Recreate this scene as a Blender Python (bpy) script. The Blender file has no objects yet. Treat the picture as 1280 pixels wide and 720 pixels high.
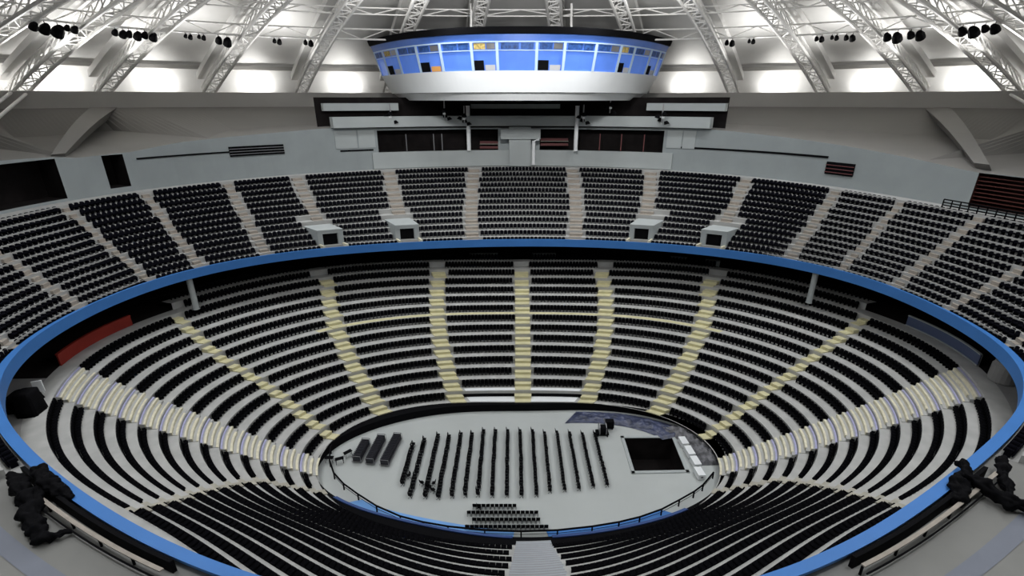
import bpy, bmesh, math, random
import numpy as np
from mathutils import Vector
from mathutils.geometry import tessellate_polygon
random.seed(7)
rng = np.random.default_rng(7)
SC = bpy.context.scene
COL = SC.collection
PI = math.pi
TH = math.atan(235 / 600)
CAM = np.array([0., -50., 45.])

# ------------------------------------------------------------------ camera, world, lights, exposure
cd = bpy.data.cameras.new('camera'); cam = bpy.data.objects.new('camera', cd); COL.objects.link(cam)
cd.sensor_width = 36; cd.lens = 36 * 600 / 1280; cd.clip_end = 1000; cd.clip_start = .3
cam.location = CAM; cam.rotation_euler = (PI / 2 - TH, 0, 0)
SC.camera = cam
w = bpy.data.worlds.new('world'); SC.world = w; w.use_nodes = True
w.node_tree.nodes['Background'].inputs[0].default_value = (.9, .95, 1, 1)
w.node_tree.nodes['Background'].inputs[1].default_value = .05
SC.view_settings.view_transform = 'Standard'; SC.view_settings.look = 'None'
SC.view_settings.exposure = 0; SC.view_settings.gamma = 1; SC.view_settings.use_curve_mapping = False
FLOOD_W, COVE_W, UP_W, BOX_W = 1900, 700, 1150, 1700

def area(name, loc, aim, size, power, col=(1, 1, 1), sy=None, spread=PI):
    l = bpy.data.lights.new(name, 'AREA'); l.energy = power; l.size = size; l.color = col; l.spread = spread
    if sy: l.shape = 'RECTANGLE'; l.size_y = sy
    o = bpy.data.objects.new(name, l); COL.objects.link(o); o.location = loc
    d = Vector(aim) - Vector(loc); o.rotation_euler = d.to_track_quat('-Z', 'Y').to_euler()
    return o

def sup(a, b, n, t, c=(1.6, 0)):
    return (c[0] + a * math.copysign(abs(math.cos(t)) ** (2 / n), math.cos(t)), c[1] + b * math.copysign(abs(math.sin(t)) ** (2 / n), math.sin(t)))
APEX = np.array([1.6, 7.])
FA, FB, FN = 100, 70, 2.5                       # plan of the roof's edge beam
ROOF_Z, RISE = 46.5, 20
def beam_at(t, k=1.): return np.array(sup(FA * k, FB * k, FN, t))
TRUSS = [(-92.3, 32.5), (-86.5, 41.5), (-78.4, 49.8), (-63.7, 59.1), (-46.9, 65.2), (-28.4, 68.6), (-10.2, 69.9), (11.1, 69.9), (30.2, 68.8), (49.3, 65.4), (65.7, 59.7), (79.6, 51.4), (89.1, 42.3), (94.7, 34.0)]
# floodlights up under the dome (their housings are built further down)
FLOODS = []
for i in range(16):
    t = 2 * PI * (i + .5) / 16
    p = APEX + (beam_at(t) - APEX) * .5
    FLOODS.append((p[0], p[1], ROOF_Z + RISE * .75 - .6))
for i, p in enumerate(FLOODS):
    area('flood_lamp', (p[0], p[1], p[2]), (p[0] * .7, p[1] * .7 , 5), 3.0, FLOOD_W, (.96, .98, 1), spread=2.6)
# unseen fill lights added to brighten the dome; cove lamps behind the edge beam
for a, b in zip(TRUSS[:-1], TRUSS[1:]):
    m = (np.array(a) + np.array(b)) / 2; p = APEX + (m - APEX) * .8
    if abs(m[0]) < 45: continue
    area('dome_fill', (p[0], p[1], 51.5), (p[0] * 1.0, p[1] * 1.0 - 2, 64), 3.0, UP_W, (1, .99, .97))
for i in range(8):  # further unseen fill added to whiten the upper dome
    t = 2 * PI * (i + .5) / 8; p = APEX + (beam_at(t) - APEX) * .45
    area('dome_fill', (p[0], p[1], 57.5), (p[0] * 1.15, p[1] * 1.15, 75), 3.0, UP_W * 1.5, (1, .99, .97))
for t in (3.6, 4.2, 4.71, 5.2, 5.8):
    p = APEX + (beam_at(t) - APEX) * .8
    area('dome_fill', (p[0], p[1], 52), (p[0], p[1] + 2, 64), 3.0, UP_W, (1, .99, .97))
for a, b in zip(TRUSS[:-1], TRUSS[1:]):
    m = (np.array(a) + np.array(b)) / 2 * 1.015
    out = m / np.linalg.norm(m)
    area('cove_lamp', (m[0] - out[0] * .5, m[1] - out[1] * .5, 47.2), (m[0] + out[0] * 2.2, m[1] + out[1] * 2.2, 50), 5, COVE_W, (1, .99, .97), sy=.8)

# ------------------------------------------------------------------ materials
def mat(name, col, rough=.7, metal=0., noise=0., nscale=1., spec=.3, bump=0., emit=None, wave=None, alpha=None, detail=4):
    m = bpy.data.materials.new(name); m.use_nodes = True
    nt = m.node_tree; b = nt.nodes['Principled BSDF']
    b.inputs['Base Color'].default_value = (*col, 1); b.inputs['Roughness'].default_value = rough
    b.inputs['Metallic'].default_value = metal; b.inputs['Specular IOR Level'].default_value = spec
    tc = nt.nodes.new('ShaderNodeTexCoord')
    if noise or bump:
        n = nt.nodes.new('ShaderNodeTexNoise'); n.inputs['Scale'].default_value = nscale; n.inputs['Detail'].default_value = detail
        nt.links.new(tc.outputs['Object'], n.inputs['Vector'])
        if noise:
            r = nt.nodes.new('ShaderNodeMapRange'); r.inputs[1].default_value = .25; r.inputs[2].default_value = .75
            r.inputs[3].default_value = 1 - noise; r.inputs[4].default_value = 1 + noise
            nt.links.new(n.outputs[0], r.inputs[0])
            mx = nt.nodes.new('ShaderNodeVectorMath'); mx.operation = 'SCALE'; mx.inputs[0].default_value = col
            nt.links.new(r.outputs[0], mx.inputs['Scale']); nt.links.new(mx.outputs[0], b.inputs['Base Color'])
        if bump:
            bp = nt.nodes.new('ShaderNodeBump'); bp.inputs['Strength'].default_value = bump; bp.inputs['Distance'].default_value = .3
            nt.links.new(n.outputs[0], bp.inputs['Height']); nt.links.new(bp.outputs[0], b.inputs['Normal'])
    if emit:
        b.inputs['Emission Color'].default_value = (*emit[0], 1); b.inputs['Emission Strength'].default_value = emit[1]
    if alpha is not None: b.inputs['Alpha'].default_value = alpha
    return m
M = {
 'concrete': mat('concrete', (.44, .44, .425), .8, noise=.13, nscale=.6),
 'concrete_up': mat('upper_concrete', (.40, .40, .39), .8, noise=.1, nscale=.6),
 'floor': mat('arena_floor', (.46, .485, .475), .55, noise=.05, nscale=.15),
 'seat': mat('black_seat_plastic', (.004, .004, .005), .9, spec=.02, noise=.3, nscale=3),
 'seat_up': mat('upper_seat_plastic', (.005, .005, .008), .9, spec=.02, noise=.3, nscale=3),
 'step': mat('cream_step', (.62, .58, .36), .7, noise=.1, nscale=1),
 'cream': mat('cream_nosing', (.72, .68, .52), .7, noise=.15, nscale=2),
 'lav': mat('lavender_nosing', (.42, .42, .62), .7, noise=.15, nscale=2),
 'wstep': mat('worn_step', (.40, .38, .32), .8, noise=.2, nscale=1),
 'tan': mat('tan_step', (.34, .305, .265), .75, noise=.12, nscale=1.5),
 'blue': mat('blue_parapet', (.05, .19, .52), .5, noise=.06, nscale=.3),
 'navy': mat('navy_panel', (.03, .07, .22), .5),
 'lightblue': mat('light_blue_strip', (.16, .36, .72), .5, noise=.15, nscale=.3),
 'black': mat('black_paint', (.005, .005, .006), .8, spec=.05),
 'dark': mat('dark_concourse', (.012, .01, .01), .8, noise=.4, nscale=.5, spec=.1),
 'cfloor': mat('concourse_floor', (.30, .295, .29), .8, noise=.1, nscale=.4),
 'wall': mat('pale_wall_panel', (.30, .33, .335), .7, noise=.05, nscale=.3),
 'wall2': mat('pale_wall_ledge', (.40, .43, .43), .7, noise=.04, nscale=.3),
 'soffit': mat('taupe_soffit', (.20, .193, .183), .8, noise=.06, nscale=.08),
 'beam': mat('edge_beam', (.38, .37, .35), .75, noise=.04, nscale=.2),
 'dome': mat('dome_panel', (.66, .655, .64), .5, metal=.2, noise=.12, nscale=.12, bump=.15),
 'truss': mat('white_steel', (.78, .77, .75), .45, noise=.1, nscale=1),
 'red': mat('red_banner', (.30, .03, .02), .6, noise=.1, nscale=.5),
 'white': mat('white_panel', (.82, .84, .85), .5),
 'winblue': mat('blue_glass', (.10, .22, .72), .35, spec=.15, noise=.08, nscale=.4, emit=((.12, .28, .85), .22)),
 'header': mat('blue_header', (.09, .20, .62), .4, noise=.08, nscale=.3),
 'mull': mat('pale_mullion', (.55, .72, .90), .5),
 'glass': mat('barrier_glass', (.13, .17, .30), .15, spec=.6, alpha=.75),
 'gold': mat('gold_picture', (.55, .42, .14), .6, noise=.6, nscale=3),
 'dkblue': mat('dark_blue_picture', (.03, .09, .30), .5, noise=.6, nscale=2),
 'metal': mat('grey_metal', (.35, .35, .36), .35, metal=.8),
 'plat': mat('platform_concrete', (.22, .22, .21), .85, noise=.14, nscale=.12),
 'platblue': mat('blue_grey_lane', (.19, .205, .245), .85, noise=.1, nscale=.2),
 'tarp': mat('dark_blue_tarp', (.05, .06, .11), .35, noise=.7, nscale=.9, bump=.8, spec=.5),
 'lump': mat('grey_netting', (.14, .14, .15), .7, noise=.8, nscale=1.3, bump=.8),
 'louvre': mat('dark_red_louvre', (.035, .012, .010), .6),
 'maroon': mat('maroon_seat', (.14, .05, .05), .6),
 'orange': mat('orange_cloth', (.8, .4, .12), .6),
 'lens': mat('lamp_lens', (1, 1, 1), .3, emit=((1, 1, 1), 12)),
 'pale': mat('pale_chair_shell', (.55, .56, .58), .5),
}

# ------------------------------------------------------------------ mesh helpers
class MB:
    def __init__(s): s.v = []; s.f = []
    def add(s, V, F):
        b = len(s.v); s.v += [tuple(map(float, p)) for p in V]; s.f += [tuple(i + b for i in q) for q in F]
    def box(s, c, d, rz=0., rx=0.):
        R = np.array([[math.cos(rz), -math.sin(rz), 0], [math.sin(rz), math.cos(rz), 0], [0, 0, 1]])
        Rx = np.array([[1, 0, 0], [0, math.cos(rx), -math.sin(rx)], [0, math.sin(rx), math.cos(rx)]])
        P = np.array([[x, y, z] for x in (-.5, .5) for y in (-.5, .5) for z in (-.5, .5)]) * np.array(d)
        P = P @ Rx.T @ R.T + np.array(c)
        s.add(P, [(0, 1, 3, 2), (4, 6, 7, 5), (0, 4, 5, 1), (2, 3, 7, 6), (0, 2, 6, 4), (1, 5, 7, 3)])
    def tube(s, pts, r, n=6, cap=True):
        pts = [np.array(p, float) for p in pts]; rs = r if hasattr(r, '__len__') else [r] * len(pts)
        V = []; F = []
        for i, p in enumerate(pts):
            t = pts[min(i + 1, len(pts) - 1)] - pts[max(i - 1, 0)]; t = t / (np.linalg.norm(t) + 1e-9)
            up = np.array([0, 0, 1.]) if abs(t[2]) < .95 else np.array([1., 0, 0])
            a = np.cross(t, up); a /= np.linalg.norm(a); b = np.cross(a, t)
            for k in range(n):
                q = 2 * PI * k / n; V.append(p + rs[i] * (math.cos(q) * a + math.sin(q) * b))
        for i in range(len(pts) - 1):
            for k in range(n):
                k2 = (k + 1) % n; F.append((i * n + k, i * n + k2, (i + 1) * n + k2, (i + 1) * n + k))
        if cap: F.append(tuple(range(n))[::-1]); F.append(tuple((len(pts) - 1) * n + k for k in range(n)))
        s.add(V, F)
    def loft(s, rings, closed=False, cap=True):
        """rings: list of equal-length point lists; sections joined one after another, each section a closed loop"""
        n = len(rings[0]); V = [p for r in rings for p in r]; F = []
        m = len(rings)
        for i in range(m if closed else m - 1):
            j = (i + 1) % m
            for k in range(n): F.append((i * n + k, i * n + (k + 1) % n, j * n + (k + 1) % n, j * n + k))
        if cap and not closed: F.append(tuple(range(n))[::-1]); F.append(tuple((m - 1) * n + k for k in range(n)))
        s.add(V, F)
    def sheet(s, rows, closed=False):
        n = len(rows[0]); V = [p for r in rows for p in r]; F = []
        for i in range(len(rows) - 1):
            for k in range(n if closed else n - 1):
                F.append((i * n + k, i * n + (k + 1) % n, (i + 1) * n + (k + 1) % n, (i + 1) * n + k))
        s.add(V, F)
    def lathe(s, c, prof, n=12):
        V = []; F = []
        for r, z in prof:
            for k in range(n): q = 2 * PI * k / n; V.append((c[0] + r * math.cos(q), c[1] + r * math.sin(q), c[2] + z))
        for i in range(len(prof) - 1):
            for k in range(n): F.append((i * n + k, i * n + (k + 1) % n, (i + 1) * n + (k + 1) % n, (i + 1) * n + k))
        F.append(tuple(range(n))[::-1]); F.append(tuple((len(prof) - 1) * n + k for k in range(n)))
        s.add(V, F)
    def build(s, name, m, parent=None, smooth=False, origin=None):
        V = np.array(s.v, float)
        if origin is not None: V = V - np.array(origin)
        me = bpy.data.meshes.new(name); me.from_pydata(V.tolist(), [], s.f)
        me.materials.append(M[m] if isinstance(m, str) else m)
        if smooth: me.polygons.foreach_set('use_smooth', [True] * len(me.polygons))
        me.validate(); o = bpy.data.objects.new(name, me); COL.objects.link(o)
        if parent: o.parent = parent
        if origin is not None: o.location = origin
        return o
def tag(o, label=None, cat=None, group=None, kind=None):
    if label: o['label'] = label
    if cat: o['category'] = cat
    if group: o['group'] = group
    if kind: o['kind'] = kind
    return o
def struct(o, label=None):
    o['kind'] = 'structure'
    if label: o['label'] = label
    return o
def empty(name, loc, label, cat, group=None, rz=0):
    o = bpy.data.objects.new(name, None); COL.objects.link(o); o.location = loc; o.rotation_euler = (0, 0, rz)
    return tag(o, label, cat, group)
def copy_tree(o, loc=None, rz=None, label=None, group=None):
    c = o.copy(); COL.objects.link(c)
    if loc is not None: c.location = loc
    if rz is not None: c.rotation_euler = (0, 0, rz)
    if label: c['label'] = label
    if group: c['group'] = group
    for ch in list(o.children):
        d = ch.copy(); COL.objects.link(d); d.parent = c
    return c
ORD = ['first', 'second', 'third', 'fourth', 'fifth', 'sixth', 'seventh', 'eighth', 'ninth', 'tenth', 'eleventh', 'twelfth', 'thirteenth', 'fourteenth', 'fifteenth', 'sixteenth', 'seventeenth', 'eighteenth', 'nineteenth', 'twentieth', 'twenty-first', 'twenty-second', 'twenty-third']

TENS = {20: 'twenty', 30: 'thirty', 40: 'forty', 50: 'fifty', 60: 'sixty', 70: 'seventy', 80: 'eighty', 90: 'ninety'}
TENTH = {20: 'twentieth', 30: 'thirtieth', 40: 'fortieth', 50: 'fiftieth', 60: 'sixtieth', 70: 'seventieth', 80: 'eightieth', 90: 'ninetieth'}
def nth(n):
    if n <= 20: return ORD[n - 1]
    if n >= 100: return 'hundred-and-' + nth(n - 100) if n > 100 else 'hundredth'
    return TENTH[n] if n % 10 == 0 else TENS[n // 10 * 10] + '-' + ORD[n % 10 - 1]
# ------------------------------------------------------------------ the bowl's plan: closed curves about a centre
C0 = np.array([1.2, 0.]); S0 = 1.6
def pad(c, K=8):
    h = (len(c) + 1) // 2; a = list(c[:h]) + [0] * (K - h); b = list(c[h:]) + [0] * (K - h)
    return np.array(a + b)
FL = pad([22.875, 1.68, -3.705, -.902, .119, -.148, -.562, -.498, -.298, .238, .214])
R0 = pad([24.882, 1.39, -2.666, -.782, -.13, -.186, .28, -.084, -.032, .001, .004])
R6 = pad([38.439, 3.209, -1.865, -1.082, 1.618, -.26, .318, -.147, .002, -.021, .038])
R12 = pad([53.35, 7.251, 1.009, -2.354, .577, -1.456, .133, -.581, .365, -.226, .021, -.056, .057, -.03, .026])
RIM = pad([52.883, 2.735, .953, -1.732, .143, -.698, .344, .044, 1.11, -.392, -.085, -.264, -.05, -.019, -.053])
TOP = pad([75.981, -.857, 13.223, 2.318, -.663, .743, 1.714, 1.28, -.095, -.686, -.438])
R6 = R6 * .35 + (R0 + R12) * .325
def ev(co, ph):
    q = np.asarray(ph, float) - PI / 2
    r = sum(co[k] * np.cos(k * q) for k in range(8)) + sum(co[7 + k] * np.sin(k * q) for k in range(1, 8))
    return np.stack([C0[0] + r * np.cos(ph), C0[1] + r * np.sin(ph) / S0], -1)
def low(s):
    return R0 * (s - 6) * (s - 12) / 72 + R6 * s * (s - 12) / -36 + R12 * s * (s - 6) / 72
def lowx(s):                                    # beyond the last row: grow outwards evenly
    if s <= 12.4: return low(s)
    c = low(12.4).copy(); c[0] += (s - 12.4) * 2.3; return c
UPJ = 13
def up(j):
    a = RIM.copy(); a[0] += .9
    return a + (TOP - a) * (j / UPJ)
def off(co, d): c = co.copy(); c[0] += d * 1.25; return c
def zlow(k): return 1.2 + 1.05 * k
ZU0, ZUS = 20.7, .83
def zup(j): return ZU0 + ZUS * j
def par(x, y): return math.atan2((y - C0[1]) * S0, x - C0[0])
PHS = np.linspace(0, 2 * PI, 361)
def loop(co, z, ph=PHS[:-1]):
    p = ev(co, ph); return [(a[0], a[1], z) for a in p]
def arcs(a0, a1, step=1.0):
    n = max(2, int(abs(a1 - a0) / step) + 1); return np.radians(np.linspace(a0, a1, n))
def arc_prism(mb, ci, cz0, cz1, co, ph):
    """solid between curve ci (inner) and co (outer), between heights cz0 and cz1"""
    a = ev(ci, ph); b = ev(co, ph)
    mb.loft([[(p[0], p[1], cz0), (q[0], q[1], cz0), (q[0], q[1], cz1), (p[0], p[1], cz1)] for p, q in zip(a, b)])

# ------------------------------------------------------------------ floor with the open pit
PIT = [(15.7, -.8), (22.8, -.6), (23.1, 6.3), (15.8, 6.2)]
outer = [Vector((p[0], p[1], 0)) for p in ev(off(FL, .6), PHS[:-1:3])]
hole = [Vector((x, y, 0)) for x, y in PIT]
tri = tessellate_polygon([outer, hole])
mb = MB(); mb.add([tuple(v) for v in outer + hole], [tuple(t) for t in tri])
struct(mb.build('floor', 'floor'))
mb = MB()
for i in range(4):
    a, b = PIT[i], PIT[(i + 1) % 4]; mb.add([(a[0], a[1], 0), (b[0], b[1], 0), (b[0], b[1], -4), (a[0], a[1], -4)], [(0, 1, 2, 3)])
mb.add([(x, y, -4) for x, y in PIT], [(0, 1, 2, 3)])
struct(mb.build('floor_pit', 'dark'), 'deep dark square pit sunk in the pale arena floor')
mb = MB()
for i in range(4):
    a, b = np.array(PIT[i]), np.array(PIT[(i + 1) % 4]); m = (a + b) / 2; d = b - a
    mb.box((m[0], m[1], .06), (np.linalg.norm(d) + .5, .45, .12), math.atan2(d[1], d[0]))
o = struct(mb.build('trim_1', 'wall2'), 'pale kerb around the dark pit')

# ------------------------------------------------------------------ lower tier
def terrace(name, ringf, zf, k0, k1, phs, m, closed, s0, extra=.35):
    mb = MB(); rows = []
    for k in range(k0, k1 + 1):
        a = ringf(k - 1 + extra if k > 0 else s0); b = ringf(k + extra)
        rows.append(loop(a, zf(k), phs)); rows.append(loop(b, zf(k), phs))
    mb.sheet(rows, closed); return mb
# front wall + treads 0..12 all the way round, concourse floor behind at tread 13's level
mb = terrace('t', lowx, zlow, 0, 12, PHS[:-1], 'concrete', True, -.6)
a = lowx(12.35)
mb.sheet([loop(a, zlow(12)), loop(a, zlow(13)), loop(lowx(13.3), zlow(13))], True)
struct(mb.build('lower_tier_terrace', 'concrete'), 'stepped concrete terrace of the lower bowl')
mb = MB(); mb.sheet([loop(FL, 0), loop(off(FL, .02), 1.2)], True)
a = off(FL, .02); b = lowx(-.55)
mb.sheet([loop(a, 1.2), loop(b, 1.2)], True)
struct(mb.build('wall_front', 'black'), 'low black wall between the arena floor and the first row')
# concourse: two more rows on the far side, plain floor elsewhere, all under the balcony
farp = arcs(28, 152, 1)
mb = MB(); mb.sheet([loop(lowx(13.3), zlow(13), farp), loop(lowx(13.3), zlow(14), farp), loop(lowx(14.3), zlow(14), farp)])
struct(mb.build('rear_terrace', 'concrete'), 'last concrete rows in the shade below the balcony')
mb = MB(); cph = arcs(183, 355, 1); mb.sheet([loop(lowx(13.3), zlow(13) - .01, cph), loop(lowx(17.5), zlow(13) - .01, cph)])
struct(mb.build('floor_concourse', 'cfloor'), 'concrete concourse floor behind the lower rows')
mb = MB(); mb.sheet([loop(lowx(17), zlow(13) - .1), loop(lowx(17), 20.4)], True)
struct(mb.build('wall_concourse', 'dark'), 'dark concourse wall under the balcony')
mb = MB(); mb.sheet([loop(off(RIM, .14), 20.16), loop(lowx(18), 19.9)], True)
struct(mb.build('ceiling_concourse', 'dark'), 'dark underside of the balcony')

mb = MB(); cph = arcs(-5, 183, 1); mb.sheet([loop(lowx(13.3), zlow(13) - .01, cph), loop(lowx(17.5), zlow(13) - .01, cph)])  # far concourse floor coloured near black in place of the balcony's shade
struct(mb.build('floor_gallery', 'dark'), 'gallery floor behind the far rows, painted dark for the shade under the balcony')
# blue balcony front: face and a coping that is wide on the near side
def coping(ph):                                  # width of the flat blue top
    d = (math.sin(ph) * -1 + .15); return .25 + .5 * min(1, max(0, d * 1.6))
ph = PHS[:-1]
a = ev(RIM, ph); b = np.array([ev(off(RIM, coping(p)), p) for p in ph]); c = ev(off(RIM, .15), ph)
mb = MB()
mb.loft([[(p[0], p[1], 20.15), (p[0], p[1], 21.5), (q[0], q[1], 21.5), (q[0], q[1], 21.35), (r[0], r[1], 20.15)] for p, q, r in zip(a, b, c)], closed=True)
par_o = tag(mb.build('balcony_parapet', 'blue'), 'continuous blue balcony front that rings the whole bowl', 'parapet')

# upper terrace
UPA0, UPA1 = -46, 227                            # seats of the upper tier; the near side is a flat platform
php = arcs(UPA0, UPA1, 1)
mb = MB(); rows = []
for j in range(13):
    rows.append(loop(up(j - .35) if j else off(RIM, .3), zup(j), php)); rows.append(loop(up(j + .65), zup(j), php))
rows.append(loop(up(12.65), zup(13), php)); rows.append(loop(off(TOP, 1.9), zup(13), php))
mb.sheet(rows)
struct(mb.build('upper_tier_terrace', 'concrete_up'), 'stepped concrete terrace of the upper deck')
nearp = arcs(UPA1 , 360 + UPA0 , 1)
mb = MB(); mb.sheet([loop(off(RIM, .3), 20.9, nearp), loop(off(TOP, 2), 20.9, nearp)])
struct(mb.build('floor_platform', 'plat'), 'flat grey concrete platform on the near side of the upper deck')
for sgn, pts in ((1, arcs(231, 252)), (2, arcs(288, 310))):
    mb = MB(); mb.sheet([loop(off(RIM, 3.9), 20.93, pts), loop(off(RIM, 4.9), 20.93, pts)])
    struct(mb.build('floor_lane', 'platblue'), 'faded blue-grey lane painted on the near platform')
# ends of the upper terrace
for ang in (UPA0, UPA1):
    mb = MB(); P = ev(off(RIM, 1.0), math.radians(ang)); poly = [(P[0], P[1], 20.5)]
    for j in range(13):
        q0 = ev(up(j - .35) if j else off(RIM, 1.0), math.radians(ang)); q1 = ev(up(j + .65), math.radians(ang))
        poly += [(q0[0], q0[1], zup(j)), (q1[0], q1[1], zup(j))]
    q = ev(off(TOP, 1.9), math.radians(ang)); poly += [(q[0], q[1], zup(13)), (q[0], q[1], 20.5)]
    mb.add(poly, [tuple(range(len(poly)))])
    struct(mb.build('wall_tier_end', 'concrete_up'), 'end wall of the upper seating')

# ------------------------------------------------------------------ aisles
def lin(tab):
    xs = [t[0] for t in tab]; ys = [t[1] for t in tab]
    return lambda s: float(np.interp(s, xs, ys))
LA = [  # lower aisles: centre line (row, azimuth), width, row range, material, look
 (lin([(0, 114.4), (12, 104.7)]), 2.5, 'step', 'pale yellow stair aisle, first to the left of the middle aisle of the far stand'),
 (lin([(0, 88.7), (12, 89.4)]), 2.6, 'step', 'pale yellow stair aisle running straight up the middle of the far stand'),
 (lin([(0, 63.7), (12, 74.5)]), 2.5, 'step', 'pale yellow stair aisle, first to the right of the middle aisle of the far stand'),
 (lin([(0, 141.1), (12, 124.6)]), 2.2, 'step', 'pale yellow stair aisle, second to the left of the middle aisle of the far stand'),
 (lin([(0, 39.2), (12, 55.4)]), 2.2, 'step', 'pale yellow stair aisle, second to the right of the middle aisle of the far stand'),
 (lin([(0, 163.7), (4, 158.5), (8, 157.5), (12, 154.1)]), 1.2, 'step', 'narrow cream stair aisle of short treads running diagonally up the left rows'),
 (lin([(0, 16.6), (4, 21), (8, 23.5), (12, 25.3)]), 1.2, 'step', 'narrow cream stair aisle of short treads running diagonally up the right rows'),
 (lin([(0, 200), (3, 201), (9, 219), (12, 226)]), 1.0, 'wstep', 'narrow worn stair aisle climbing the near rows at lower left'),
 (lin([(0, -20), (3, -21), (9, -39), (12, -46)]), 1.0, 'wstep', 'narrow worn stair aisle climbing the near rows at lower right'),
]
def speed(co, ph):
    a = ev(co, ph - .002); b = ev(co, ph + .002); return np.linalg.norm(b - a) / .004
for f, wd, m, lab in LA:
    root = empty('aisle_stairs', (*ev(low(0), math.radians(f(0))), zlow(0)), lab, 'stairs', 'stair aisles of the lower bowl')
    o = root.location
    for k in range(13):
        for h in (0, 1):
            s0 = k - .62 + h * .48; s1 = k + .30 if h == 0 else k + .34
            if h == 1: s0 = k - .1
            am = math.radians(f(k)); hw = wd / 2 / speed(low(k), am)
            mb = MB(); arc_prism(mb, low(s0), zlow(k) + .004 * h, zlow(k) + (.14 if h == 0 else .56), low(s1), np.linspace(am - hw, am + hw, 4))
            mb.v = [(x - o[0], y - o[1], z - o[2]) for x, y, z in mb.v]
            mb.build('step', m, root)
# broad side stairs seen end-on: cream and lavender nosings
SIDE = [(178, 189.5, 'left'), (-9.5, 2, 'right')]
for a0, a1, side in SIDE:
    P = ev(low(0), math.radians((a0 + a1) / 2))
    root = empty('side_stairs', (P[0], P[1], zlow(0)), f'broad {side} side stairs with cream and lavender edged treads', 'stairs', None)
    for k in range(13):
        mbs = MB(); mbc = MB(); mbl = MB()
        ph = arcs(a0 + .2, a1 - .2, 1.4)
        for h in range(3):
            s0 = k - .62 + h * .3; z1 = zlow(k) + (.06, .38, .72)[h]
            arc_prism(mbs, low(s0 + .06), zlow(k) + .002, z1, low(k + .34), ph)
            arc_prism(mbc, low(s0), zlow(k) + .003, z1 + .03, low(s0 + .12 + .02 * ((k + h) % 2)), ph[(k + h) % 2:])
        arc_prism(mbl, low(k + .2), zlow(k) + .8, zlow(k) + .84, low(k + .31), ph)
        for mb_, nm, mm in ((mbs, 'flight', 'concrete'), (mbc, 'nosing', 'cream'), (mbl, 'edge_strip', 'lav')):
            o_ = root.location; mb_.v = [(x - o_[0], y - o_[1], z - o_[2]) for x, y, z in mb_.v]; mb_.build(nm, mm, root)
# grey central stairs at the bottom of the picture
P = ev(low(0), math.radians(-88))
root = empty('central_stairs', (P[0], P[1], 1.2), 'broad blue-grey stairs cutting through the nearest rows below the arena floor', 'stairs')
M['grstep'] = mat('blue_grey_step', (.36, .39, .42), .7, noise=.05, nscale=1)
cl = lin([(-1, -92.2), (13, -93.5)]); cr = lin([(-1, -81.4), (13, -87)])
for k in range(-1, 13):
    for h in range(3):
        ss = k - .63 + h / 3; z1 = zlow(k) + 1.05 * h / 3 + .05 if k >= 0 else .41 * (h + 1)
        z0 = zlow(k) - .02 if k >= 0 else .0
        if k < 0: ss = -1.25 + h * .2
        e1 = k + .36 if k >= 0 else -.6
        mb = MB(); arc_prism(mb, low(ss), z0, z1, low(e1), np.radians(np.linspace(cl(k), cr(k), 6)))
        o_ = root.location; mb.v = [(x - o_[0], y - o_[1], z - o_[2]) for x, y, z in mb.v]; mb.build('step', 'grstep', root)
        mb = MB(); arc_prism(mb, low(ss), z1, z1 + .02, low(ss + .06), np.radians(np.linspace(cl(k), cr(k), 6))); mb.v = [(x - o_[0], y - o_[1], z - o_[2]) for x, y, z in mb.v]; mb.build('nosing', 'metal', root)

UA = [  # upper aisles
 (lin([(0, 157.6), (12, 158.4)]), .8, 0), (lin([(0, 147.4), (12, 145.)]), 1.0, 0), (lin([(0, 135.4), (12, 132.1)]), 1.25, 0), (lin([(0, 123.9), (12, 121.6)]), 1.7, 5),
 (lin([(0, 110.4), (12, 108.1)]), 2.3, 5), (lin([(0, 98.6), (12, 96.1)]), 2.3, 0), (lin([(0, 79.4), (12, 82.4)]), 2.3, 0), (lin([(0, 67.6), (12, 71.3)]), 2.3, 5),
 (lin([(0, 54.9), (12, 56.8)]), 1.7, 5), (lin([(0, 40.8), (12, 41.4)]), 1.25, 0), (lin([(0, 30.9), (12, 29.1)]), .9, 0), (lin([(0, 19.2), (12, 15)]), 1.1, 0),
 (lin([(0, 6.3), (12, 0)]), .9, 0), (lin([(0, 172.7), (12, 176)]), .9, 0), (lin([(0, -10), (12, -12)]), .9, 0), (lin([(0, 190), (12, 192)]), .9, 0), (lin([(0, 208), (12, 210)]), 1.3, 0), (lin([(0, -28), (12, -30)]), 1.3, 0)]
UALAB = ['first', 'third', 'fourth', 'fifth', 'sixth', 'seventh', 'eighth', 'ninth', 'tenth', 'eleventh', 'twelfth', 'thirteenth', 'fourteenth']
order = sorted(range(len(UA)), key=lambda i: -UA[i][0](0))
for n, i in enumerate(order):
    f, wd, j0 = UA[i]
    P = ev(up(j0), math.radians(f(j0)))
    root = empty('deck_stairs', (P[0], P[1], zup(j0)), f'tan stair aisle of the upper deck, {ORD[n]} from the left' + (', above a doorway' if j0 else ''), 'stairs', 'stair aisles of the upper deck')
    mb = MB()
    for j in range(j0, 13):
        for h in (0, 1):
            am = math.radians(f(j)); hw = wd / 2 / speed(up(j), am)
            arc_prism(mb, up(j - .33 + .5 * h), zup(j) - .02, zup(j) + .05 + .415 * h, up(j + .66), np.linspace(am - hw, am + hw, 3))
    o_ = root.location; mb.v = [(x - o_[0], y - o_[1], z - o_[2]) for x, y, z in mb.v]; mb.build('flight', 'tan', root)
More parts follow.
